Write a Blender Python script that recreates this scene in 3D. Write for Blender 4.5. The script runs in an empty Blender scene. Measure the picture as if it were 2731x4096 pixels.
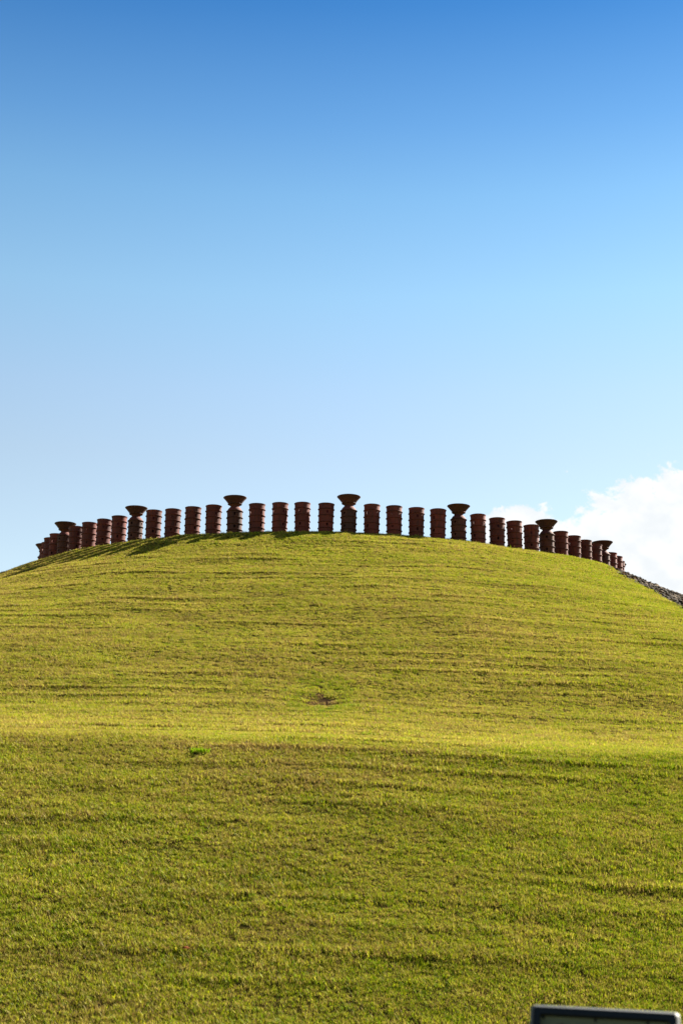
import bpy, bmesh, math, random
import numpy as np
from mathutils import Vector, Matrix, Euler

random.seed(7)
rng = np.random.default_rng(11)
R = math.radians
scene = bpy.context.scene
col = scene.collection

EYE = 1.6                      # eye height above the flat ground
CX, CY = -0.592, 52.537        # centre of the round mound
RING, ZB = 11.105, 10.32 + EYE  # radius of the clay ring, its base height
STEP, PH0 = 0.0625, -1.1142

# ------------------------------------------------------------------ noise
def _hash(ix, iy, s):
    h = (ix.astype(np.int64) * 374761393 + iy.astype(np.int64) * 668265263 + s * 1274126177) & 0xFFFFFFFF
    h = ((h ^ (h >> 13)) * 1274126177) & 0xFFFFFFFF
    h = h ^ (h >> 16)
    return (h & 0xFFFFFF) / float(0xFFFFFF)

def vnoise(x, y, s=0):
    ix, iy = np.floor(x), np.floor(y)
    fx, fy = x - ix, y - iy
    fx, fy = fx * fx * (3 - 2 * fx), fy * fy * (3 - 2 * fy)
    a = _hash(ix, iy, s); b = _hash(ix + 1, iy, s)
    c = _hash(ix, iy + 1, s); d = _hash(ix + 1, iy + 1, s)
    return (a * (1 - fx) + b * fx) * (1 - fy) + (c * (1 - fx) + d * fx) * fy - 0.5

def fbm(x, y, s=0, n=4):
    t = 0; a = 1.0
    for k in range(n):
        t = t + a * vnoise(x * 2 ** k, y * 2 ** k, s + 17 * k); a *= 0.5
    return t

def sstep(a, b, x):
    t = np.clip((x - a) / (b - a), 0, 1)
    return t * t * (3 - 2 * t)

# ------------------------------------------------------------------ terrain
PR = np.array([0, 10.4, 11.0, 11.3, 11.6, 12.0, 12.5, 13.2, 20.0, 26.2, 27.5, 29.0, 30.5, 31.35, 31.6, 32.0, 32.6, 38.2, 39.0, 42.0, 60, 6000])
PZ = np.array([10.30, 10.27, 10.28, 10.27, 10.20, 10.03, 9.79, 9.42, 6.25, 3.32, 2.90, 2.52, 2.24, 2.115, 2.03, 1.84, 1.52, -1.50, -1.6, -1.6, -1.6, -1.6]) + EYE
PATCH = (-0.28, 26.35)          # bare soil patch

def polar(x, y):
    dx, dy = x - CX, CY - y
    r = np.hypot(dx, dy); ph = np.arctan2(dx, dy)
    r2 = np.hypot(dx, dy + 40) - 40
    w = sstep(15, 28, r) * (1 - sstep(0.40, 0.85, np.abs(ph)))
    q = np.where(dy > 0, (1 - w) * r + w * r2, r)
    return r, ph, q

def ridge(q, s):
    """mown swaths: a low lip of longer grass along the contour every 0.75 m"""
    wob = 0.36 * fbm(s * 0.10, q * 0.25, 3, 3)
    k = (q + wob) / 0.52
    f = k - np.floor(k)
    row = np.floor(k)
    amp = np.clip(0.2 + 1.5 * vnoise(s * 0.30 + row * 7.31, row * 1.7, 5), 0, 1)
    lip = np.exp(-((f - 0.5) / 0.10) ** 2)
    return amp, lip, f

def height(x, y, detail=True):
    r, ph, q = polar(x, y)
    z = np.interp(q, PR, PZ)
    # round the corners of the profile
    for d in (0.15, 0.35):
        z = z + np.interp(q + d, PR, PZ) + np.interp(np.maximum(q - d, 0), PR, PZ)
    z = z / 5.0
    near = sstep(20, 27, r) * (1 - sstep(37, 42, r))
    z = z - 0.013 * np.clip(x, -9, 9) * near
    z = z + 0.17 * sstep(0.5, 0.9, ph) * sstep(11.15, 11.9, r) * (1 - sstep(15, 20, r))
    if detail:
        s = ph * np.maximum(r, 5)
        on = sstep(11.2, 13.0, r) * (1 - sstep(39, 41, r))
        amp, lip, f = ridge(q, s)
        z = z + on * amp * (0.035 - 0.015 * sstep(30, 32, q)) * lip
        z = z + on * ((0.10 - 0.07 * sstep(29, 32, q)) * fbm(x * 0.35, y * 0.35, 21, 3) + (0.03 - 0.012 * sstep(30, 32, q)) * fbm(s * 0.8, q * 2.6, 31, 3))
        z = z + (1 - on) * (r < 45) * 0.05 * fbm(x * 1.3, y * 1.3, 31, 3)
        pd = ((x - PATCH[0]) / 0.36) ** 2 + ((y - PATCH[1]) / 0.6) ** 2
        z = z - 0.09 * np.exp(-pd)
    return z

# stones begin at this bearing of the mound (right flank)
def stone_edge(r):
    return np.interp(r, [10.5, 11.3, 13.1, 14.2, 15.8, 17.4, 20.0, 25.0, 40.0], [0.96, 0.93, 0.79, 0.744, 0.674, 0.608, 0.52, 0.40, 0.30])

# ------------------------------------------------------------------ object helpers
def link_mesh(name, me, mat=None, parent=None):
    o = bpy.data.objects.new(name, me); col.objects.link(o)
    if mat is not None:
        me.materials.clear(); me.materials.append(mat)
    if parent is not None: o.parent = parent
    return o

def tag(o, label=None, cat=None, group=None, kind=None):
    if label: o['label'] = label
    if cat: o['category'] = cat
    if group: o['group'] = group
    if kind: o['kind'] = kind
    return o

def mesh_np(name, verts, faces):
    """faces: (n,k) int array"""
    me = bpy.data.meshes.new(name)
    faces = np.asarray(faces); n, k = faces.shape
    me.vertices.add(len(verts)); me.vertices.foreach_set('co', np.asarray(verts, np.float32).ravel())
    me.loops.add(n * k); me.loops.foreach_set('vertex_index', faces.astype(np.int32).ravel())
    me.polygons.add(n); me.polygons.foreach_set('loop_start', np.arange(0, n * k, k, dtype=np.int32))
    me.polygons.foreach_set('loop_total', np.full(n, k, np.int32))
    me.update(calc_edges=True); me.validate()
    return me

def finish(me, ang=40):
    me.polygons.foreach_set('use_smooth', np.ones(len(me.polygons), bool))
    me.set_sharp_from_angle(angle=R(ang)); me.update(); return me

# ------------------------------------------------------------------ materials
def new_mat(name):
    m = bpy.data.materials.new(name); m.use_nodes = True
    nt = m.node_tree; nt.nodes.clear()
    return m, nt, nt.nodes, nt.links

def node(nt, typ, **kw):
    n = nt.nodes.new(typ)
    for k, v in kw.items(): setattr(n, k, v)
    return n

def math_n(nt, op, a, b=None, c=None, clamp=False):
    n = nt.nodes.new('ShaderNodeMath'); n.operation = op; n.use_clamp = clamp
    for i, v in enumerate((a, b, c)):
        if v is None: continue
        if isinstance(v, (int, float)): n.inputs[i].default_value = v
        else: nt.links.new(v, n.inputs[i])
    return n.outputs[0]

def mixc(nt, fac, a, b, mode='MIX'):
    n = nt.nodes.new('ShaderNodeMix'); n.data_type = 'RGBA'; n.blend_type = mode
    for sock, v in ((n.inputs[0], fac), (n.inputs[6], a), (n.inputs[7], b)):
        if isinstance(v, (int, float)): sock.default_value = v
        elif isinstance(v, tuple): sock.default_value = (*v, 1)
        else: nt.links.new(v, sock)
    return n.outputs[2]

def noise_n(nt, vec, scale, detail=4, rough=0.55, dist=0.0):
    n = nt.nodes.new('ShaderNodeTexNoise')
    n.inputs['Scale'].default_value = scale; n.inputs['Detail'].default_value = detail
    n.inputs['Roughness'].default_value = rough; n.inputs['Distortion'].default_value = dist
    if vec is not None: nt.links.new(vec, n.inputs['Vector'])
    return n.outputs['Fac']

def remap(nt, v, a, b, c=0.0, d=1.0):
    n = nt.nodes.new('ShaderNodeMapRange'); n.interpolation_type = 'SMOOTHSTEP'
    nt.links.new(v, n.inputs[0])
    for i, x in enumerate((a, b, c, d)): n.inputs[i + 1].default_value = x
    return n.outputs[0]

def clay_mat(name, main, alt, grime, lichen, specks):
    m, nt, N, L = new_mat(name)
    out = node(nt, 'ShaderNodeOutputMaterial'); p = node(nt, 'ShaderNodeBsdfPrincipled')
    L.new(p.outputs[0], out.inputs[0])
    tc = node(nt, 'ShaderNodeTexCoord'); oi = node(nt, 'ShaderNodeObjectInfo')
    geo = node(nt, 'ShaderNodeNewGeometry')
    pos = geo.outputs['Position']
    big = noise_n(nt, pos, 2.6, 5, 0.6, 0.4)
    fine = noise_n(nt, pos, 38, 5, 0.65)
    st = node(nt, 'ShaderNodeMapping'); L.new(pos, st.inputs[0]); st.inputs['Scale'].default_value = (16, 16, 2.0)
    streak = noise_n(nt, st.outputs[0], 1.0, 4, 0.6)
    c = mixc(nt, remap(nt, big, 0.35, 0.68), main, alt)
    g = math_n(nt, 'MULTIPLY', remap(nt, streak, 0.45, 0.75), 0.75)
    c = mixc(nt, g, c, grime)
    li = remap(nt, noise_n(nt, pos, 5.5, 6, 0.7, 0.6), 0.56, 0.72, 0, 0.6)
    c = mixc(nt, li, c, lichen)
    c = mixc(nt, remap(nt, fine, 0.3, 0.7, 0.0, 0.5), c, mixc(nt, 1.0, c, (0.55, 0.5, 0.5), 'MULTIPLY'))
    if specks:
        vo = node(nt, 'ShaderNodeTexVoronoi'); vo.inputs['Scale'].default_value = 60; L.new(pos, vo.inputs['Vector'])
        sp = math_n(nt, 'MULTIPLY', math_n(nt, 'LESS_THAN', vo.outputs['Distance'], 0.16),
                    remap(nt, noise_n(nt, pos, 4.0, 3), 0.5, 0.66))
        c = mixc(nt, math_n(nt, 'MULTIPLY', sp, 0.55), c, (0.20, 0.19, 0.17))
    hsv = node(nt, 'ShaderNodeHueSaturation'); L.new(c, hsv.inputs['Color'])
    L.new(remap(nt, oi.outputs['Random'], 0, 1, 0.70, 1.12), hsv.inputs['Value'])
    L.new(hsv.outputs[0], p.inputs['Base Color'])
    p.inputs['Roughness'].default_value = 0.82; p.inputs['Specular IOR Level'].default_value = 0.3
    b = node(nt, 'ShaderNodeBump'); b.inputs['Strength'].default_value = 0.5; b.inputs['Distance'].default_value = 0.006
    L.new(math_n(nt, 'ADD', fine, big), b.inputs['Height']); L.new(b.outputs[0], p.inputs['Normal'])
    return m

M_red = clay_mat('red_clay', (0.116, 0.0195, 0.0115), (0.078, 0.0140, 0.0090), (0.026, 0.0105, 0.0058), (0.062, 0.032, 0.012), False)
M_brown = clay_mat('brown_clay', (0.082, 0.0205, 0.0115), (0.050, 0.0150, 0.0090), (0.016, 0.0080, 0.0050), (0.055, 0.024, 0.009), True)

def ground_mat():
    m, nt, N, L = new_mat('turf_soil')
    out = node(nt, 'ShaderNodeOutputMaterial'); p = node(nt, 'ShaderNodeBsdfPrincipled'); L.new(p.outputs[0], out.inputs[0])
    geo = node(nt, 'ShaderNodeNewGeometry'); pos = geo.outputs['Position']
    c = mixc(nt, remap(nt, noise_n(nt, pos, 0.5, 5, 0.6), 0.35, 0.65), (0.048, 0.038, 0.008), (0.034, 0.036, 0.004))
    c = mixc(nt, remap(nt, noise_n(nt, pos, 9, 5, 0.7), 0.42, 0.68), c, (0.018, 0.012, 0.005))
    c = mixc(nt, remap(nt, noise_n(nt, pos, 45, 3, 0.6), 0.45, 0.7, 0, 0.6), c, (0.06, 0.048, 0.012))
    c = mixc(nt, node(nt, 'ShaderNodeAttribute', attribute_name='lawn').outputs['Fac'], c, mixc(nt, 1.0, c, (2.6, 2.8, 2.0), 'MULTIPLY'))
    at = node(nt, 'ShaderNodeAttribute', attribute_name='bare')
    soil = mixc(nt, remap(nt, noise_n(nt, pos, 22, 5, 0.7), 0.35, 0.65), (0.040, 0.024, 0.013), (0.009, 0.006, 0.004))
    c = mixc(nt, at.outputs['Fac'], c, soil)
    L.new(c, p.inputs['Base Color']); p.inputs['Roughness'].default_value = 1.0; p.inputs['Specular IOR Level'].default_value = 0.0
    b = node(nt, 'ShaderNodeBump'); b.inputs['Strength'].default_value = 0.8; b.inputs['Distance'].default_value = 0.03
    L.new(noise_n(nt, pos, 25, 6, 0.7), b.inputs['Height']); L.new(b.outputs[0], p.inputs['Normal'])
    return m

def grass_mat():
    m, nt, N, L = new_mat('grass_blades')
    out = node(nt, 'ShaderNodeOutputMaterial')
    t = node(nt, 'ShaderNodeAttribute', attribute_name='tint', attribute_type='INSTANCER')
    v = node(nt, 'ShaderNodeAttribute', attribute_name='lum', attribute_type='INSTANCER')
    bl = node(nt, 'ShaderNodeAttribute', attribute_name='bl')          # per blade random
    tip = node(nt, 'ShaderNodeAttribute', attribute_name='tip')
    f = math_n(nt, 'ADD', t.outputs['Fac'], math_n(nt, 'MULTIPLY', math_n(nt, 'SUBTRACT', bl.outputs['Fac'], 0.5), 1.05))
    cr = node(nt, 'ShaderNodeValToRGB'); L.new(f, cr.inputs[0])
    e = cr.color_ramp.elements
    e[0].position = 0.0; e[0].color = (0.165, 0.108, 0.030, 1)
    e[1].position = 1.0; e[1].color = (0.075, 0.125, 0.002, 1)
    for pz, cc in ((0.3, (0.255, 0.216, 0.046, 1)), (0.55, (0.222, 0.210, 0.006, 1)), (0.8, (0.140, 0.170, 0.004, 1))):
        q = e.new(pz); q.color = cc
    c = mixc(nt, 1.0, cr.outputs[0], v.outputs['Color'], 'MULTIPLY')
    wn = node(nt, 'ShaderNodeTexWhiteNoise', noise_dimensions='1D'); L.new(bl.outputs['Fac'], wn.inputs['W'])
    hs = node(nt, 'ShaderNodeHueSaturation'); L.new(c, hs.inputs['Color']); L.new(remap(nt, wn.outputs['Value'], 0, 1, 0.60, 1.45), hs.inputs['Value']); c = hs.outputs[0]
    d = node(nt, 'ShaderNodeBsdfDiffuse'); L.new(c, d.inputs[0])
    tr = node(nt, 'ShaderNodeBsdfTranslucent'); L.new(c, tr.inputs[0])
    mx = node(nt, 'ShaderNodeMixShader'); mx.inputs[0].default_value = 0.38
    L.new(d.outputs[0], mx.inputs[1]); L.new(tr.outputs[0], mx.inputs[2])
    gl = node(nt, 'ShaderNodeBsdfGlossy'); gl.inputs['Roughness'].default_value = 0.45; gl.inputs[0].default_value = (0.9, 0.9, 0.8, 1)
    m2 = node(nt, 'ShaderNodeMixShader'); m2.inputs[0].default_value = 0.006
    L.new(mx.outputs[0], m2.inputs[1]); L.new(gl.outputs[0], m2.inputs[2])
    L.new(m2.outputs[0], out.inputs[0])
    return m

def simple_mat(name, colr, rough=0.6, metal=0.0, var=0.15, scale=12, spec=0.4):
    m, nt, N, L = new_mat(name)
    out = node(nt, 'ShaderNodeOutputMaterial'); p = node(nt, 'ShaderNodeBsdfPrincipled'); L.new(p.outputs[0], out.inputs[0])
    geo = node(nt, 'ShaderNodeNewGeometry')
    n = noise_n(nt, geo.outputs['Position'], scale, 5, 0.65)
    dk = tuple(x * (1 - 2 * var) for x in colr)
    L.new(mixc(nt, remap(nt, n, 0.3, 0.7), dk, colr), p.inputs['Base Color'])
    p.inputs['Roughness'].default_value = rough; p.inputs['Metallic'].default_value = metal
    p.inputs['Specular IOR Level'].default_value = spec
    return m

def stone_mat():
    m, nt, N, L = new_mat('river_stone')
    out = node(nt, 'ShaderNodeOutputMaterial'); p = node(nt, 'ShaderNodeBsdfPrincipled'); L.new(p.outputs[0], out.inputs[0])
    geo = node(nt, 'ShaderNodeNewGeometry')
    cr = node(nt, 'ShaderNodeValToRGB')
    L.new(node(nt, 'ShaderNodeAttribute', attribute_name='shade').outputs['Fac'], cr.inputs[0])
    e = cr.color_ramp.elements
    e[0].color = (0.014, 0.0085, 0.0050, 1); e[1].color = (0.105, 0.076, 0.045, 1)
    for pz, cc in ((0.3, (0.026, 0.016, 0.009, 1)), (0.55, (0.032, 0.027, 0.023, 1)), (0.8, (0.052, 0.035, 0.020, 1))):
        q = e.new(pz); q.color = cc
    n = noise_n(nt, geo.outputs['Position'], 18, 5, 0.65)
    c = mixc(nt, remap(nt, n, 0.35, 0.7, 0, 0.6), cr.outputs[0], (0.018, 0.012, 0.007))
    L.new(c, p.inputs['Base Color']); p.inputs['Roughness'].default_value = 0.9; p.inputs['Specular IOR Level'].default_value = 0.05
    return m

M_ground, M_grass, M_stone = ground_mat(), grass_mat(), stone_mat()

# ------------------------------------------------------------------ the mound and ground: one sheet
def build_ground():
    rad = np.concatenate([np.linspace(0.02, 10, 9), np.arange(10.3, 42.0, 0.05),
                          [42.5, 43.5, 45, 48, 52, 58, 66, 80, 110, 160, 260, 450, 900, 1800, 3500]])
    ang = np.concatenate([np.arange(-1.75, 1.75, 0.0058), np.linspace(1.75, 2 * np.pi - 1.75, 60)[:-1]])
    A, Rr = np.meshgrid(ang, rad)
    X = CX + Rr * np.sin(A); Y = CY - Rr * np.cos(A)
    Z = height(X, Y)
    nr, na = A.shape
    idx = np.arange(nr * na).reshape(nr, na); nx = np.roll(idx, -1, axis=1)
    f = np.stack([idx[:-1], idx[1:], nx[1:], nx[:-1]], -1).reshape(-1, 4)
    V = np.stack([X, Y, Z], -1).reshape(-1, 3)
    me = mesh_np('hill', V, f)
    me.polygons.foreach_set('use_smooth', np.ones(len(f), bool))
    pd = np.sqrt(((V[:, 0] - PATCH[0]) / 0.25) ** 2 + ((V[:, 1] - PATCH[1]) / 0.55) ** 2) + 1.3 * fbm(V[:, 0] * 6, V[:, 1] * 4, 9, 3)
    bare = 1 - sstep(0.7, 1.5, pd)
    r, ph, q = polar(V[:, 0], V[:, 1])
    bare = np.maximum(bare, sstep(0, 0.03, ph - stone_edge(r)) * (r < 31) * (r > 10.5))
    hd = np.abs(V[:, 0]) > 10 + 0.3 * V[:, 1]
    lawn = np.where(hd | (V[:, 1] > 51) | (V[:, 1] < 2), 1.0, 0.0)
    lawn = np.maximum(lawn, 0.45 * sstep(0, 2.5, np.abs(V[:, 0]) - 4.5 - 0.29 * V[:, 1]))
    lawn = np.maximum(lawn, 0.45 * (V[:, 1] < 11))
    a = me.attributes.new('lawn', 'FLOAT', 'POINT'); a.data.foreach_set('value', lawn.astype(np.float32))
    a = me.attributes.new('bare', 'FLOAT', 'POINT'); a.data.foreach_set('value', bare.astype(np.float32))
    o = link_mesh('hill', me, M_ground); tag(o, kind='structure')
build_ground()

# ------------------------------------------------------------------ grass
def tuft_mesh(name, nb, spread, hmin, hmax, w, lean, seed):
    g = random.Random(seed)
    V, F, bl, tp = [], [], [], []
    for i in range(nb):
        a = g.uniform(0, 2 * math.pi); rr = spread * math.sqrt(g.random())
        bx, by = rr * math.cos(a), rr * math.sin(a)
        h = g.uniform(hmin, hmax); d = g.uniform(0, 2 * math.pi); ln = h * g.uniform(0.15, lean)
        dx, dy = math.cos(d), math.sin(d); px, py = -dy, dx
        ww = w * g.uniform(0.7, 1.3); k = len(V); rnd = g.random()
        for t, wf in ((0, 1.0), (0.5, 0.85)):
            off = ln * t * t; z = h * t * (1 - 0.12 * t)
            for s in (-1, 1):
                V.append((bx + dx * off + px * s * ww * wf / 2, by + dy * off + py * s * ww * wf / 2, z - 0.008)); tp.append(t); bl.append(rnd)
        V.append((bx + dx * ln, by + dy * ln, h * 0.88)); tp.append(1.0); bl.append(rnd)
        F += [(k, k + 1, k + 3), (k, k + 3, k + 2), (k + 2, k + 3, k + 4)]
    me = mesh_np(name, np.array(V), np.array(F))
    for nm, dat in (('bl', bl), ('tip', tp)):
        a = me.attributes.new(nm, 'FLOAT', 'POINT'); a.data.foreach_set('value', np.array(dat, np.float32))
    me.materials.append(M_grass)
    return bpy.data.objects.new(name, me)        # a source for the instances only, never linked

def build_grass():
    src = [tuft_mesh('grass_tuft', 22, 0.065, 0.022, 0.045, 0.0062, 1.1, 1),
           tuft_mesh('grass_tuft', 18, 0.060, 0.025, 0.055, 0.0065, 1.0, 2),
           tuft_mesh('grass_tuft', 24, 0.070, 0.018, 0.040, 0.0062, 1.3, 3),
           tuft_mesh('grass_tuft', 14, 0.045, 0.04, 0.075, 0.0060, 0.8, 4)]
    # candidate positions over the near faces of the mound and its foot
    dens = 430
    x0, x1, y0, y1 = -17, 16, 11.5, 49
    n = int((x1 - x0) * (y1 - y0) * dens); n2 = int(22 * 10.5 * 420)
    n3, n4 = int(44 * 40 * 260), int(24 * 10 * 190)
    x = np.concatenate([rng.uniform(x0, x1, n), rng.uniform(-11, 11, n2), rng.uniform(-22, 22, n3), rng.uniform(-12, 12, n4)])
    y = np.concatenate([rng.uniform(y0, y1, n), rng.uniform(11.5, 22, n2), rng.uniform(11, 51, n3), rng.uniform(2, 12, n4)]); core = np.arange(n + n2 + n3 + n4) < n + n2; n = n + n2 + n3 + n4
    inner = np.abs(x) < 4.0 + 0.29 * y
    keep = np.where(core, inner, ~inner | (y < 11.5)) & (np.abs(x) < 11 + 0.3 * y)
    r, ph, q = polar(x, y)
    keep &= (r > 10.3) & (r < 52)
    edge = stone_edge(r) + 0.02 * fbm(r * 1.1, ph * 30, 41, 3) / np.maximum(r / 20, 0.6)
    keep &= ph < edge
    pd = np.sqrt(((x - PATCH[0]) / 0.25) ** 2 + ((y - PATCH[1]) / 0.55) ** 2) + 1.3 * fbm(x * 6, y * 4, 9, 3)
    keep &= rng.random(n) < 0.16 + 0.84 * sstep(0.75, 1.7, pd)
    # thin the worn places
    thin = fbm(x * 0.9, y * 0.9, 61, 4)
    keep &= rng.random(n) < np.clip(1.0 + 0.6 * thin, 0.78, 1)
    x, y, r, ph, q = (a[keep] for a in (x, y, r, ph, q)); n = len(x)
    z = height(x, y); s = ph * np.maximum(r, 5)
    amp, lip, f = ridge(q, s)
    e = 0.15
    gx = (height(x + e, y, False) - height(x - e, y, False)) / (2 * e)
    gy = (height(x, y + e, False) - height(x, y - e, False)) / (2 * e)
    nrm = np.stack([-gx * 0.55, -gy * 0.55, np.ones(n)], -1); nrm /= np.linalg.norm(nrm, axis=1)[:, None]
    # colour: dry straw to green
    tint = 0.39 + 0.22 * fbm(x * 0.22, y * 0.16, 71, 4) + 0.18 * fbm(s * 0.45, q * 1.1, 81, 3) + 0.012 * (x - CX) + 0.06 * sstep(27, 34, q)
    tint += -0.10 * lip * amp + 0.34 * fbm(x * 4.5, y * 4.5, 91, 2)
    for bx, by, sx, sy, am in BROWN:
        tint += am * np.exp(-((x - bx) / sx) ** 2 - ((y - by) / sy) ** 2)
    tint += 0.34 * np.exp(-((pd[keep] - 2.0) / 0.9) ** 2) - 0.6 * (1 - sstep(0.8, 1.3, pd[keep]))
    flat = sstep(27.3, 29.0, q) * (1 - sstep(31.3, 31.7, q))          # the drier berm; part of its sunlit brightness is put into the grass colour
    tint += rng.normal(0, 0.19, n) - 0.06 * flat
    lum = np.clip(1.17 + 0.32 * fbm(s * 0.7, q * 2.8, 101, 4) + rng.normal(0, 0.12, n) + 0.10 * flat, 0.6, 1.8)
    tall = 0.85 + 0.55 * lip * amp + 0.4 * fbm(s * 0.7, q * 2.4, 111, 3)
    sc = np.clip(tall * rng.uniform(0.8, 1.25, n), 0.45, 2.2)
    rim = np.exp(-((r - RING - 0.1) / 0.35) ** 2)
    sc *= 1 + rim * np.where(rng.random(n) < 0.22, 0.7, 0) + rim * np.where(rng.random(n) < 0.03, 1.3, 0)
    var = rng.choice(4, n, p=[0.36, 0.28, 0.30, 0.06]).astype(np.int32)
    spin = rng.uniform(0, 2 * np.pi, n)
    # euler that sends +Z to nrm, after a spin about Z
    ry = np.arcsin(np.clip(nrm[:, 0], -1, 1)); rx = np.arctan2(-nrm[:, 1], nrm[:, 2])
    me = bpy.data.meshes.new('grass')
    me.vertices.add(n); me.vertices.foreach_set('co', np.stack([x, y, z], -1).astype(np.float32).ravel())
    def att(nm, ty, dat, key='value'):
        a = me.attributes.new(nm, ty, 'POINT'); a.data.foreach_set(key, dat)
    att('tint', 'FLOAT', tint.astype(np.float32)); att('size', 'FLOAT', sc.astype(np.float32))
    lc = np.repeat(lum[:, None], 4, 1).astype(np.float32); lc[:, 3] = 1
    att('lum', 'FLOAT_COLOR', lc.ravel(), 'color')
    att('variant', 'INT', var)
    att('tilt', 'FLOAT_VECTOR', np.stack([rx, ry, np.zeros(n)], -1).astype(np.float32).ravel(), 'vector')
    att('spin', 'FLOAT_VECTOR', np.stack([np.zeros(n), np.zeros(n), spin], -1).astype(np.float32).ravel(), 'vector')
    o = link_mesh('grass', me)
    me.materials.append(M_grass)
    ng = bpy.data.node_groups.new('grass_scatter', 'GeometryNodeTree')
    ng.interface.new_socket('Geometry', in_out='INPUT', socket_type='NodeSocketGeometry')
    ng.interface.new_socket('Geometry', in_out='OUTPUT', socket_type='NodeSocketGeometry')
    gi = ng.nodes.new('NodeGroupInput'); go = ng.nodes.new('NodeGroupOutput')
    def named(nm, ty):
        k = ng.nodes.new('GeometryNodeInputNamedAttribute'); k.data_type = ty; k.inputs[0].default_value = nm
        return next(s for s in k.outputs if s.enabled and s.name == 'Attribute')
    g2i = ng.nodes.new('GeometryNodeGeometryToInstance')
    for so in reversed(src):
        oi = ng.nodes.new('GeometryNodeObjectInfo'); oi.inputs[0].default_value = so
        ng.links.new(oi.outputs['Geometry'], g2i.inputs[0])
    iop = ng.nodes.new('GeometryNodeInstanceOnPoints')
    ng.links.new(gi.outputs[0], iop.inputs['Points']); ng.links.new(g2i.outputs[0], iop.inputs['Instance'])
    iop.inputs['Pick Instance'].default_value = True
    ng.links.new(named('variant', 'INT'), iop.inputs['Instance Index'])
    rr = ng.nodes.new('FunctionNodeRotateRotation'); rr.rotation_space = 'LOCAL'
    for nm, i in (('tilt', 0), ('spin', 1)):
        er = ng.nodes.new('FunctionNodeEulerToRotation'); ng.links.new(named(nm, 'FLOAT_VECTOR'), er.inputs[0])
        ng.links.new(er.outputs[0], rr.inputs[i])
    ng.links.new(rr.outputs[0], iop.inputs['Rotation'])
    ng.links.new(named('size', 'FLOAT'), iop.inputs['Scale'])
    ng.links.new(iop.outputs[0], go.inputs[0])
    md = o.modifiers.new('scatter', 'NODES'); md.node_group = ng
    tag(o, 'short mown grass, straw yellow and green, covering the mound', 'grass', kind='stuff')
    print('tufts', n)

BROWN = [(3.84, 31.2, 1.6, 1.3, -0.28), (-0.9, 20.75, 1.5, 0.16, -0.45), (-1.0, 19.9, 1.6, 0.8, -0.25), (-5.5, 21.5, 1.5, 0.8, -0.15),
         (5.5, 15.5, 1.5, 1.5, -0.12)]
build_grass()

# ------------------------------------------------------------------ stones on the right flank
def build_stones():
    bm = bmesh.new(); bmesh.ops.create_icosphere(bm, subdivisions=2, radius=1.0)
    bv = np.array([v.co[:] for v in bm.verts]); bf = np.array([[v.index for v in f.verts] for f in bm.faces]); bm.free()
    g = np.random.default_rng(5); V, F, S = [], [], []; k = 0
    pts = []
    for _ in range(46000):
        r = g.uniform(11.15, 31.0); ph = stone_edge(r) + g.uniform(-0.01, 0.75)
        if g.random() > r / 31: continue
        pts.append((r, ph))
    grid = {}
    for r, ph in pts:
        x, y = CX + r * math.sin(ph), CY - r * math.cos(ph)
        L = g.uniform(0.04, 0.10)
        c = (int(x / 0.3), int(y / 0.3)); ok = True
        for i in (-1, 0, 1):
            for j in (-1, 0, 1):
                for (a, b, l2) in grid.get((c[0] + i, c[1] + j), ()):
                    if (a - x) ** 2 + (b - y) ** 2 < (0.68 * (L + l2)) ** 2: ok = False; break
        if not ok: continue
        grid.setdefault(c, []).append((x, y, L))
        z = float(height(np.array([x]), np.array([y]))[0])
        p = bv.copy(); n3 = g.uniform(-1, 1, (3, 3)) * 2.2
        bump = 1 + 0.16 * np.sin(p @ n3[0] + g.uniform(0, 6)) + 0.12 * np.sin(p @ n3[1] * 1.7 + g.uniform(0, 6))
        for _c in range(7):                                   # broken faces
            pn = g.normal(0, 1, 3); pn /= np.linalg.norm(pn); dd = p @ pn - g.uniform(0.45, 0.8)
            p = p - np.clip(dd, 0, None)[:, None] * pn
        p = p * bump[:, None] * np.array([L * g.uniform(0.9, 1.35), L * g.uniform(0.6, 0.95), L * g.uniform(0.22, 0.40)])
        e = Euler((g.normal(0, 0.25), g.normal(0, 0.25), g.uniform(0, 6.28))).to_matrix()
        # lie on the slope
        nv = Vector((math.sin(ph) * 0.42, -math.cos(ph) * 0.42, 1)).normalized()
        q = Vector((0, 0, 1)).rotation_difference(nv).to_matrix()
        p = p @ np.array(q @ e).T + np.array([x, y, z + 0.012])
        V.append(p); F.append(bf + k); k += len(p); S.append(np.full(len(p), g.random()))
    me = mesh_np('stone_cover', np.concatenate(V), np.concatenate(F))
    finish(me, 28)
    a = me.attributes.new('shade', 'FLOAT', 'POINT'); a.data.foreach_set('value', np.concatenate(S).astype(np.float32))
    o = link_mesh('stone_cover', me, M_stone)
    tag(o, 'rough cobble stones paving the right flank of the mound', 'stones', kind='stuff')
    print('stones', len(V))
build_stones()

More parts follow.
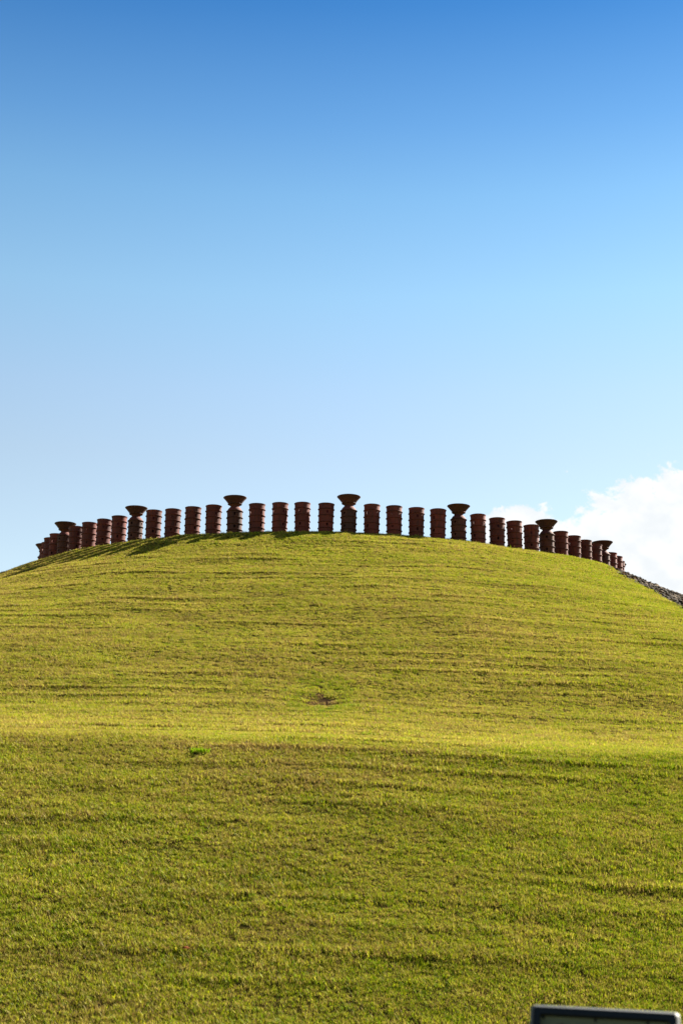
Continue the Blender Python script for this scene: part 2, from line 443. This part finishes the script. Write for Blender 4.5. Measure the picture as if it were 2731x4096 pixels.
# ------------------------------------------------------------------ clay cylinders and jars
def lathe(profile, seg=72, wob=0.004, seed=0):
    """closed profile of (r, z) turned into a solid ring"""
    n = len(profile); P = np.array(profile)
    a = np.linspace(0, 2 * np.pi, seg, endpoint=False)
    g = np.random.default_rng(seed); c = g.uniform(0, 6.28, 4)
    rw = 1 + wob * (np.sin(2 * a + c[0])[:, None] + 0.6 * np.sin(3 * a[:, None] + c[1] + 5 * P[None, :, 1]))
    r = P[None, :, 0] * rw; z = P[None, :, 1] + 0.5 * wob * np.sin(a * 2 + c[2])[:, None] * 0.5 + 0 * r
    V = np.stack([r * np.cos(a)[:, None], r * np.sin(a)[:, None], z], -1).reshape(-1, 3)
    idx = np.arange(seg * n).reshape(seg, n)
    A, B = idx, np.roll(idx, -1, 0); C, D = np.roll(B, -1, 1), np.roll(A, -1, 1)
    return V, np.stack([A, B, C, D], -1).reshape(-1, 4)

def part_mesh(name, profile, mat, seed=0, wob=0.004):
    V, F = lathe(profile, seed=seed, wob=wob)
    me = mesh_np(name, V, F)
    bm = bmesh.new(); bm.from_mesh(me); bmesh.ops.recalc_face_normals(bm, faces=bm.faces); bm.to_mesh(me); bm.free()
    me.materials.append(mat); return finish(me)

def hole_cutter(shapes, rows):
    """prisms through the wall: shapes = [(angle, outline in (across, up))]"""
    bm = bmesh.new()
    for ang, outline in shapes:
        d = Vector((math.cos(ang), math.sin(ang), 0)); t = Vector((-d.y, d.x, 0))
        for zc in rows:
            a = [bm.verts.new(d * 0.13 + t * u + Vector((0, 0, zc + v))) for u, v in outline]
            b = [bm.verts.new(d * 0.33 + t * u + Vector((0, 0, zc + v))) for u, v in outline]
            bm.faces.new(a); bm.faces.new(b[::-1]); n = len(a)
            for i in range(n): bm.faces.new((a[i], b[i], b[(i + 1) % n], a[(i + 1) % n]))
    bmesh.ops.recalc_face_normals(bm, faces=bm.faces)
    me = bpy.data.meshes.new('cutter'); bm.to_mesh(me); bm.free(); return me

SQUARE = [(-0.027, -0.041), (0.027, -0.041), (0.027, 0.041), (-0.027, 0.041)]
TRI = [(-0.037, 0.034), (0.0, -0.040), (0.037, 0.034)]
ROUND = [(0.032 * math.cos(k * math.pi / 10), 0.032 * math.sin(k * math.pi / 10)) for k in range(20)]

def cut_holes(me, other, rows):
    shp = [(0, SQUARE), (math.pi, SQUARE), (math.pi / 2, other), (-math.pi / 2, other)]
    cm = hole_cutter(shp, rows)
    a = bpy.data.objects.new('tmp_a', me); b = bpy.data.objects.new('tmp_b', cm)
    col.objects.link(a); col.objects.link(b)
    md = a.modifiers.new('b', 'BOOLEAN'); md.operation = 'DIFFERENCE'; md.object = b; md.solver = 'EXACT'
    bpy.context.view_layer.update()
    dg = bpy.context.evaluated_depsgraph_get()
    out = bpy.data.meshes.new_from_object(a.evaluated_get(dg))
    bpy.data.objects.remove(a); bpy.data.objects.remove(b)
    return finish(out)

Z4 = 0.215                      # lowest flange above the buried foot
FL = [Z4, Z4 + 0.192, Z4 + 0.394, Z4 + 0.592]
ZR = Z4 + 0.762                 # rim of a cylinder

def flange_profile(z, r, out=0.025):
    return [(r - 0.006, z - 0.017), (r + 0.004, z - 0.015), (r + out - 0.002, z - 0.006), (r + out, z + 0.003),
            (r + out - 0.004, z + 0.011), (r + 0.004, z + 0.013), (r - 0.006, z + 0.015)]

def body_r(z): return 0.221 + 0.013 * z / ZR

def body_profile(ztop, th=0.017):
    zs = np.linspace(0, ztop, 12)
    return [(body_r(z), z) for z in zs] + [(body_r(z) - th, z) for z in zs[::-1]]

def make_cylinder(seed):
    root = bpy.data.objects.new('clay_cylinder', None); col.objects.link(root); root.empty_display_size = 0.2
    me = part_mesh('body', body_profile(ZR - 0.04), M_red, seed)
    link_mesh('body', cut_holes(me, TRI, [(FL[2] + FL[3]) / 2, (FL[0] + FL[1]) / 2]), None, root)
    for i, z in enumerate(FL):
        link_mesh('flange', part_mesh('flange', flange_profile(z, body_r(z)), M_red, seed), None, root)
    rr = body_r(ZR)
    rim = [(rr - 0.001, ZR - 0.062), (rr + 0.003, ZR - 0.040), (rr + 0.010, ZR - 0.020), (rr + 0.018, ZR - 0.008),
           (rr + 0.018, ZR), (rr + 0.010, ZR + 0.002), (rr - 0.006, ZR - 0.012), (rr - 0.015, ZR - 0.036), (rr - 0.019, ZR - 0.062)]
    link_mesh('rim', part_mesh('rim', rim, M_red, seed), None, root)
    return root

ZJ = [Z4 - 0.035, Z4 + 0.150, Z4 + 0.346, Z4 + 0.545]   # the jar's four flanges
def make_jar(seed):
    root = bpy.data.objects.new('clay_jar', None); col.objects.link(root); root.empty_display_size = 0.2
    me = part_mesh('body', body_profile(ZJ[3] - 0.002), M_brown, seed)
    link_mesh('body', cut_holes(me, ROUND, [(ZJ[2] + ZJ[3]) / 2, (ZJ[0] + ZJ[1]) / 2]), None, root)
    for z in ZJ:
        link_mesh('flange', part_mesh('flange', flange_profile(z, body_r(z), 0.028), M_brown, seed), None, root)
    z0 = ZJ[3]
    sh_o = [(0.232, z0 + 0.004), (0.226, z0 + 0.030), (0.211, z0 + 0.062), (0.186, z0 + 0.098), (0.155, z0 + 0.130), (0.124, z0 + 0.156)]
    sh = sh_o + [(r - 0.016, z - 0.008) for r, z in sh_o[::-1]]
    link_mesh('shoulder', part_mesh('shoulder', sh, M_red, seed), None, root)
    zn = z0 + 0.152
    ne_o = [(0.121, zn), (0.132, zn + 0.018), (0.152, zn + 0.042), (0.178, zn + 0.066), (0.196, zn + 0.080)]
    ne = ne_o + [(r - 0.016, z + 0.006) for r, z in ne_o[::-1]]
    link_mesh('neck', part_mesh('neck', ne, M_brown, seed), None, root)
    zc = zn + 0.078
    bo_o = [(0.186, zc + 0.004), (0.208, zc + 0.030), (0.246, zc + 0.080), (0.286, zc + 0.130), (0.322, zc + 0.172), (0.345, zc + 0.194), (0.355, zc + 0.206), (0.355, zc + 0.213)]
    bo = bo_o + [(0.347, zc + 0.215)] + [(r - 0.016, z + 0.007) for r, z in bo_o[-3::-1]]
    bowl = link_mesh('bowl', part_mesh('bowl', bo, M_brown, seed), None, root)
    link_mesh('flange', part_mesh('flange', [(0.184, zc - 0.012), (0.200, zc - 0.012), (0.214, zc - 0.004), (0.217, zc + 0.006), (0.208, zc + 0.015), (0.190, zc + 0.016)], M_brown, seed), None, bowl)
    return root

def copy_tree(o, parent=None):
    c = o.copy(); col.objects.link(c); c.parent = parent
    for ch in list(o.children): copy_tree(ch, c)
    return c

# which hole faces the camera and at what bearing (degrees, + to the right): s square, o the other kind
HOLES = {3: ('s', -33), 4: ('o', -49), 5: ('s', 10), 6: ('o', -15), 7: ('o', -5), 8: ('s', -8), 9: ('s', -33), 10: ('s', -2), 11: ('o', -10),
         12: ('s', 22), 13: ('o', 18), 14: ('s', 0), 15: ('s', 37), 16: ('s', 29), 17: ('s', -19), 18: ('s', 10), 19: ('o', -35), 20: ('s', -34),
         21: ('o', -13), 22: ('s', 9), 23: ('s', -34), 24: ('o', -28), 25: ('s', -31), 26: ('s', 8), 27: ('o', -16), 28: ('s', 0), 29: ('s', 0),
         30: ('o', -8), 31: ('s', -25), 32: ('o', 5), 33: ('o', 42), 36: ('o', 0)}
ORD = ['first', 'second', 'third', 'fourth', 'fifth', 'sixth', 'seventh', 'eighth', 'ninth']
JARLOOK = ['smallest flared clay jar, at far left end of the row, half hidden by cylinders',
           'brown flared clay jar overlapped by a red cylinder, second jar from the left',
           'brown flared clay jar with square and round hole, third jar from the left',
           'flared brown clay jar standing highest on the crest, fourth jar from the left',
           'flared dark clay jar on the crest, middle one of the nine jars',
           'flared dark clay jar just right of the crest, sixth jar from left',
           'flared clay jar partly behind a cylinder beside the cloud, seventh jar from the left',
           'flared clay jar above the edge of the stones, eighth jar from the left',
           'tiny flared jar at the far right end of the row, ninth jar']

def build_ring():
    cyl = [make_cylinder(k) for k in (1, 2, 3)]; jar = [make_jar(k) for k in (4, 5)]
    used = set(); g = random.Random(3)
    for i in range(-1, 40):
        isjar = (i + 1) % 5 == 0
        pool = jar if isjar else cyl
        k = g.randrange(len(pool)); proto = pool[k]
        if proto.name in used: o = copy_tree(proto)
        else: o = proto; used.add(proto.name)
        ph = PH0 + STEP * i
        rr = RING - float(np.interp(math.degrees(ph), [-68, -64, -60, -57, -53, -49, 65, 69, 72, 76], [0.58, 0.46, 0.33, 0.19, 0.05, 0, 0, 0.10, 0.19, 0.30]))
        x, y = CX + rr * math.sin(ph), CY - rr * math.cos(ph)
        kind, deg = HOLES.get(i, (g.choice('so'), g.uniform(-45, 45)))
        to_cam = math.atan2(-y, -x)                 # bearing from the object to the camera
        ang = to_cam + R(deg)                        # + to the right as the camera sees it
        rot = ang if kind == 's' else ang - math.pi / 2
        o.location = (x, y, ZB - 0.112 + g.uniform(-0.008, 0.008))
        o.rotation_euler = (g.gauss(0, 0.011), g.gauss(0, 0.011), rot)
        sc = g.uniform(0.985, 1.015); o.scale = (sc, sc, g.uniform(0.985, 1.02))
        j = (i + 1) // 5
        if isjar:
            tag(o, JARLOOK[j], 'clay jar', 'flared clay jars standing in the row')
        else:
            n = (i + 1) % 5 - 1
            look = 'plain red clay cylinder' if i not in HOLES else ('red clay cylinder with square hole' if kind == 's' else 'red clay cylinder with triangular hole')
            tag(o, '%s, %s one right of the %s flared jar from left' % (look, ORD[n], ORD[j]), 'clay cylinder', 'clay cylinders standing in the row')
    for p in cyl + jar:
        if p.name not in used:
            for ch in list(p.children_recursive): bpy.data.objects.remove(ch)
            bpy.data.objects.remove(p)
build_ring()

# ------------------------------------------------------------------ information board near the camera
def rounded_rect(w, h, r, n=6):
    pts = []
    for cx, cy, a0 in ((w / 2 - r, h / 2 - r, 0), (-w / 2 + r, h / 2 - r, 90), (-w / 2 + r, -h / 2 + r, 180), (w / 2 - r, -h / 2 + r, 270)):
        for k in range(n + 1):
            a = R(a0 + 90 * k / n); pts.append((cx + r * math.cos(a), cy + r * math.sin(a)))
    return pts

def build_sign():
    M_fr = simple_mat('dark_bronze_paint', (0.006, 0.007, 0.006), 0.5, 0.0, 0.1, 30, 0.25)
    M_trim = simple_mat('grey_trim', (0.050, 0.054, 0.054), 0.6, 0.0, 0.12, 40)
    M_face = simple_mat('faded_panel', (0.085, 0.098, 0.066), 0.7, 0, 0.06, 6, 0.15)
    M_ink = simple_mat('faded_red_ink', (0.035, 0.010, 0.006), 0.6, 0, 0.05, 6)
    M_scr = simple_mat('dark_screw', (0.012, 0.012, 0.012), 0.4, 0.6, 0.1, 30)
    root = bpy.data.objects.new('information_board', None); col.objects.link(root)
    tag(root, 'framed information board on posts at lower right corner, in shade', 'information board')
    W, H, D = 0.485, 0.36, 0.045
    tiltm = Matrix.Rotation(R(-28), 4, 'X')       # top leans away
    lift = Matrix.Translation((0, 0, 1.062))
    T = lift @ tiltm
    def ring_mesh():
        bm = bmesh.new()
        o_, i_ = rounded_rect(W - 0.020, H - 0.020, 0.010), rounded_rect(W - 0.064, H - 0.064, 0.006)
        rows = []
        for pts, yy in ((o_, -D / 2 + 0.003), (o_, D / 2), (i_, D / 2), (i_, -D / 2), ([(x * 0.994, y * 0.994) for x, y in o_], -D / 2)):
            rows.append([bm.verts.new((x, yy, y)) for x, y in pts])
        n = len(o_)
        for a in range(5):
            A, B = rows[a], rows[(a + 1) % 5]
            for k in range(n): bm.faces.new((A[k], A[(k + 1) % n], B[(k + 1) % n], B[k]))
        bmesh.ops.recalc_face_normals(bm, faces=bm.faces)
        bm.transform(T); me = bpy.data.meshes.new('frame'); bm.to_mesh(me); bm.free(); return finish(me, 50)
    link_mesh('frame', ring_mesh(), M_fr, root)
    bm = bmesh.new(); rows = []
    for e, yy in ((0.0, 0.012), (0.0, -0.010), (0.002, -0.0125), (0.020, -0.0195), (0.023, -0.0185), (0.023, 0.012)):
        rows.append([bm.verts.new((x, yy, y)) for x, y in rounded_rect(W + 0.004 - e, H + 0.004 - e, 0.018 - e * 0.3)])
    for a in range(6):
        A, B = rows[a], rows[(a + 1) % 6]; n = len(A)
        for k in range(n): bm.faces.new((A[k], A[(k + 1) % n], B[(k + 1) % n], B[k]))
    bmesh.ops.recalc_face_normals(bm, faces=bm.faces); bm.transform(T)
    me = bpy.data.meshes.new('edge_trim'); bm.to_mesh(me); bm.free(); link_mesh('edge_trim', finish(me, 50), M_trim, root)
    def boxes(name, lst, mat, parent, M=T):
        bm = bmesh.new()
        for c, s in lst:
            r = bmesh.ops.create_cube(bm, size=1); bmesh.ops.scale(bm, vec=s, verts=r['verts']); bmesh.ops.translate(bm, vec=c, verts=r['verts'])
        bmesh.ops.bevel(bm, geom=bm.edges, offset=min(0.002, min(min(s) for c, s in lst) * 0.2), segments=1, affect='EDGES')
        bm.transform(M); me = bpy.data.meshes.new(name); bm.to_mesh(me); bm.free()
        return link_mesh(name, me, mat, parent)
    face = boxes('panel', [((0, 0.004, 0), (W - 0.058, 0.012, H - 0.058))], M_face, root)
    for k in range(4):
        x0 = -0.146 + 0.101 * k; zt = H / 2 - 0.058
        boxes('glyph', [((x0 - 0.006, -0.0025, zt - 0.012), (0.006, 0.002, 0.028)), ((x0 + 0.007, -0.0025, zt - 0.010), (0.006, 0.002, 0.030)),
                        ((x0, -0.0025, zt - 0.016), (0.026, 0.002, 0.004)), ((x0, -0.0025, zt - 0.030), (0.030, 0.002, 0.005))], M_ink, face)
    for x in (-0.2, -0.03, 0.14):
        bm = bmesh.new(); bmesh.ops.create_cone(bm, cap_ends=True, segments=16, radius1=0.005, radius2=0.004, depth=0.006)
        bm.transform(T @ Matrix.Translation((x, -0.004, H / 2 - 0.038)) @ Matrix.Rotation(R(90), 4, 'X'))
        me = bpy.data.meshes.new('screw'); bm.to_mesh(me); bm.free(); link_mesh('screw', me, M_scr, face)
    for x in (-0.17, 0.17):
        bm = bmesh.new(); bmesh.ops.create_cone(bm, cap_ends=True, segments=20, radius1=0.022, radius2=0.022, depth=1.0)
        bmesh.ops.translate(bm, vec=(x, 0.05, 0.5), verts=bm.verts)
        me = bpy.data.meshes.new('post'); bm.to_mesh(me); bm.free(); link_mesh('post', finish(me, 50), M_fr, root)
    root.location = SIGN[0]; root.rotation_euler = (0, R(1), SIGN[1])
WEED = ((-1.96, 20.51), (0.43, 22.11)); LEAF = (-1.57, 15.79)
SIGN = ((0.862, 4.92, 0.0), R(-14))
build_sign()

# ------------------------------------------------------------------ small weed at the foot of a cylinder
def build_weed(i, off, h, label):
    ph = PH0 + STEP * i; r = RING + 0.33
    x, y = CX + r * math.sin(ph + off), CY - r * math.cos(ph + off)
    z = float(height(np.array([x]), np.array([y]))[0])
    g = random.Random(i); V, F = [], []
    for k in range(46):
        a = g.uniform(0, 6.28); rr = g.uniform(0.01, 0.17); zz = h * g.uniform(0.15, 1) * (1 - rr * 2.2)
        c = Vector((rr * math.cos(a), rr * math.sin(a), zz)); u = Vector((g.gauss(0, 1), g.gauss(0, 1), g.gauss(0.4, 0.7))).normalized()
        w = u.cross(Vector((g.gauss(0, 1), g.gauss(0, 1), 0.3))).normalized(); l = g.uniform(0.018, 0.035); b = len(V)
        V += [c - u * l, c + w * l * 0.4, c + u * l, c - w * l * 0.4]; F.append((b, b + 1, b + 2, b + 3))
    me = mesh_np('leaf_clump', np.array([v[:] for v in V]), np.array(F))
    o = bpy.data.objects.new('weed', None); col.objects.link(o); o.location = (x, y, z)
    link_mesh('leaves', me, M_weed, o)
    bm = bmesh.new()
    for k in range(7):
        a = g.uniform(0, 6.28); l = h * g.uniform(0.6, 0.95); t = Matrix.Rotation(a, 4, 'Z') @ Matrix.Rotation(g.uniform(0.1, 0.7), 4, 'Y')
        q = bmesh.ops.create_cone(bm, cap_ends=True, segments=5, radius1=0.003, radius2=0.0015, depth=l)
        bmesh.ops.translate(bm, vec=(0, 0, l / 2 - 0.01), verts=q['verts']); bmesh.ops.transform(bm, matrix=t, verts=q['verts'])
    me = bpy.data.meshes.new('stem'); bm.to_mesh(me); bm.free(); link_mesh('stems', me, M_weed, o)
    tag(o, label, 'weed')
M_weed = simple_mat('weed_leaf', (0.13, 0.115, 0.03), 0.7, 0, 0.2, 20)
build_weed(5, 0.03, 0.12, 'low pale leafy weed at the foot of cylinders right of the second jar')

def build_field_weed(x, y, h, w_, n, label):
    z = float(height(np.array([x]), np.array([y]))[0]); g = random.Random(int(x * 91)); V, F = [], []
    for k in range(n):
        a = g.uniform(0, 6.28); rr = w_ * math.sqrt(g.random()); b = Vector((rr * math.cos(a), 0.6 * rr * math.sin(a), -0.01))
        d = Vector((g.gauss(0, 0.5), g.gauss(0, 0.5), 1)).normalized() * h * g.uniform(0.5, 1.1); t = d.cross(Vector((g.gauss(0, 1), g.gauss(0, 1), 0))).normalized()
        ww = g.uniform(0.006, 0.011); c = b + d * 0.55 + Vector((0, 0, 0.01)); i = len(V)
        V += [b - t * ww * 0.4, b + t * ww * 0.4, c + t * ww, b + d, c - t * ww]; F += [(i, i + 1, i + 2, i + 4), (i + 4, i + 2, i + 3, i + 3)]
    me = bpy.data.meshes.new('weed'); me.from_pydata([v[:] for v in V], [], [tuple(dict.fromkeys(f)) for f in F])
    o = link_mesh('weed', me, M_green); o.location = (x, y, z); tag(o, label, 'weed')
M_green, _nt, _N, _L = new_mat('fresh_green_leaf')
_o = node(_nt, 'ShaderNodeOutputMaterial'); _d = node(_nt, 'ShaderNodeBsdfDiffuse'); _t = node(_nt, 'ShaderNodeBsdfTranslucent'); _m = node(_nt, 'ShaderNodeMixShader')
_c = mixc(_nt, remap(_nt, noise_n(_nt, node(_nt, 'ShaderNodeNewGeometry').outputs['Position'], 40, 3), 0.35, 0.65), (0.10, 0.19, 0.003), (0.15, 0.22, 0.006))
_L.new(_c, _d.inputs[0]); _L.new(_c, _t.inputs[0]); _L.new(_d.outputs[0], _m.inputs[1]); _L.new(_t.outputs[0], _m.inputs[2]); _L.new(_m.outputs[0], _o.inputs[0])
build_field_weed(WEED[0][0], WEED[0][1], 0.10, 0.13, 60, 'bright green weed clump on the slope, left of the brown dry strip')
build_field_weed(WEED[1][0], WEED[1][1], 0.10, 0.05, 18, 'small bright green weed tuft on the sunlit terrace band below bare soil')

def build_leaf(x, y):
    z = float(height(np.array([x]), np.array([y]))[0])
    V, F = [], []; n = 10
    for i in range(n + 1):
        t = i / n; wd = 0.020 * math.sin(math.pi * min(t * 0.92 + 0.04, 1)) ** 0.8 + 0.001
        for s_ in (-1, 0, 1):
            V.append((0.085 * (t - 0.5), s_ * wd, 0.012 * math.sin(3 * t) + 0.010 * s_ * s_ + 0.012 * (t - 0.5) ** 2))
    for i in range(n):
        for k in (0, 1):
            a = i * 3 + k; F.append((a, a + 1, a + 4, a + 3))
    me = bpy.data.meshes.new('fallen_leaf'); me.from_pydata(V, [], F); finish(me)
    o = link_mesh('fallen_leaf', me, simple_mat('dry_orange_leaf', (0.13, 0.036, 0.005), 0.9, 0, 0.2, 40, 0.1))
    sm = o.modifiers.new('thick', 'SOLIDIFY'); sm.thickness = 0.0015
    o.location = (x, y, z + 0.055); o.rotation_euler = (R(35), R(5), R(8)); tag(o, 'dry orange leaf lying on the grass, low on the left', 'leaf')
build_leaf(*LEAF)

# ------------------------------------------------------------------ light
SUN_EL, SUN_AZ = R(36), R(35)                 # azimuth from +X towards +Y (away from the camera)
sd = Vector((math.cos(SUN_EL) * math.cos(SUN_AZ), math.cos(SUN_EL) * math.sin(SUN_AZ), math.sin(SUN_EL)))
sl = bpy.data.lights.new('sun', 'SUN'); sl.energy = 5.0; sl.angle = R(0.53); sl.color = (1.0, 0.93, 0.80)
so = bpy.data.objects.new('sun', sl); col.objects.link(so); so.rotation_euler = sd.to_track_quat('Z', 'Y').to_euler(); so.location = sd * 100

CLOUDS = [(13.8, 12.2, 7.2, 4.2), (17.0, 14.5, 8.0, 2.3), (7.6, 13.5, 2.5, 1.9), (26, 15, 9, 5), (-32, 8, 10, 5)]
CLOUD_LO, CLOUD_HI = (3.0, 3.15, 3.25), (3.45, 3.5, 3.55)
w = bpy.data.worlds.new('World'); scene.world = w; w.use_nodes = True
nt = w.node_tree; nt.nodes.clear()
out = nt.nodes.new('ShaderNodeOutputWorld'); bg = nt.nodes.new('ShaderNodeBackground'); nt.links.new(bg.outputs[0], out.inputs[0])
bg.inputs[1].default_value = 0.05
sky = nt.nodes.new('ShaderNodeTexSky'); sky.sky_type = 'NISHITA'; sky.sun_disc = False
sky.sun_elevation = SUN_EL; sky.sun_rotation = math.atan2(sd.x, sd.y)
sky.air_density = 1.0; sky.dust_density = 0.1; sky.ozone_density = 1.5; sky.altitude = 0
tc = nt.nodes.new('ShaderNodeTexCoord')
sep = nt.nodes.new('ShaderNodeSeparateXYZ'); nt.links.new(tc.outputs['Generated'], sep.inputs[0])
el = math_n(nt, 'MULTIPLY', math_n(nt, 'ARCSINE', sep.outputs[2]), 180 / math.pi)
az = math_n(nt, 'MULTIPLY', math_n(nt, 'ARCTAN2', sep.outputs[0], sep.outputs[1]), 180 / math.pi)
# the clear sky deepens with height
ramp = nt.nodes.new('ShaderNodeValToRGB'); nt.links.new(math_n(nt, 'DIVIDE', el, 40.0, clamp=True), ramp.inputs[0])
SKYT = [(8, (.83, .70, .56)), (16.8, (.785, .68, .56)), (19.5, (.755, .70, .60)), (23.4, (.65, .725, .64)), (27.3, (.48, .64, .63)), (30, (.33, .525, .60)), (34.5, (.14, .357, .52)), (40, (.08, .28, .46))]
er = ramp.color_ramp.elements
er[0].position = SKYT[0][0] / 40; er[0].color = (*SKYT[0][1], 1); er[1].position = SKYT[-1][0] / 40; er[1].color = (*SKYT[-1][1], 1)
for pz, cc in SKYT[1:-1]:
    q = er.new(pz / 40); q.color = (*cc, 1)
clear = mixc(nt, 1.0, sky.outputs[0], ramp.outputs[0], 'MULTIPLY')
# clouds: billowing banks low in the sky
cv = nt.nodes.new('ShaderNodeCombineXYZ'); nt.links.new(az, cv.inputs[0]); nt.links.new(math_n(nt, 'MULTIPLY', el, 1.25), cv.inputs[1])
n1 = noise_n(nt, cv.outputs[0], 0.45, 8, 0.60, 0.5)
n2 = noise_n(nt, cv.outputs[0], 1.6, 7, 0.62, 0.3)
def blob(a0, e0, sa, se):
    u = math_n(nt, 'DIVIDE', math_n(nt, 'SUBTRACT', az, a0), sa); v = math_n(nt, 'DIVIDE', math_n(nt, 'SUBTRACT', el, e0), se)
    d = math_n(nt, 'SQRT', math_n(nt, 'ADD', math_n(nt, 'MULTIPLY', u, u), math_n(nt, 'MULTIPLY', v, v)))
    return math_n(nt, 'SUBTRACT', 1.0, d)
m = None
for b in CLOUDS:
    k = blob(*b); m = k if m is None else math_n(nt, 'MAXIMUM', m, k)
dn = math_n(nt, 'ADD', m, math_n(nt, 'ADD', math_n(nt, 'MULTIPLY', math_n(nt, 'SUBTRACT', n1, 0.5), 1.3), math_n(nt, 'MULTIPLY', math_n(nt, 'SUBTRACT', n2, 0.5), 0.75)))
cover = remap(nt, dn, 0.04, 0.22)
shade = remap(nt, noise_n(nt, cv.outputs[0], 0.7, 6, 0.55, 0.2), 0.35, 0.7)
white = mixc(nt, shade, CLOUD_LO, CLOUD_HI)
nt.links.new(mixc(nt, cover, clear, white), bg.inputs[0])

# ------------------------------------------------------------------ camera
cam = bpy.data.cameras.new('camera'); co = bpy.data.objects.new('camera', cam); col.objects.link(co)
cam.sensor_fit = 'VERTICAL'; cam.sensor_height = 36; cam.sensor_width = 24; cam.lens = 50.0
cam.clip_end = 8000; cam.clip_start = 0.05
co.matrix_world = Matrix.Translation((0, 0, EYE)) @ Euler((math.pi / 2 + 0.2584, 0, 0)).to_matrix().to_4x4() @ Matrix.Rotation(0.0171, 4, 'Z')
cam.dof.use_dof = True; cam.dof.focus_distance = 38; cam.dof.aperture_fstop = 3.6
scene.camera = co

scene.view_settings.view_transform = 'Standard'; scene.view_settings.look = 'None'
scene.view_settings.exposure = 2.6; scene.view_settings.gamma = 1.0; scene.view_settings.use_curve_mapping = False
scene.cycles.max_bounces = 6; scene.cycles.transparent_max_bounces = 6
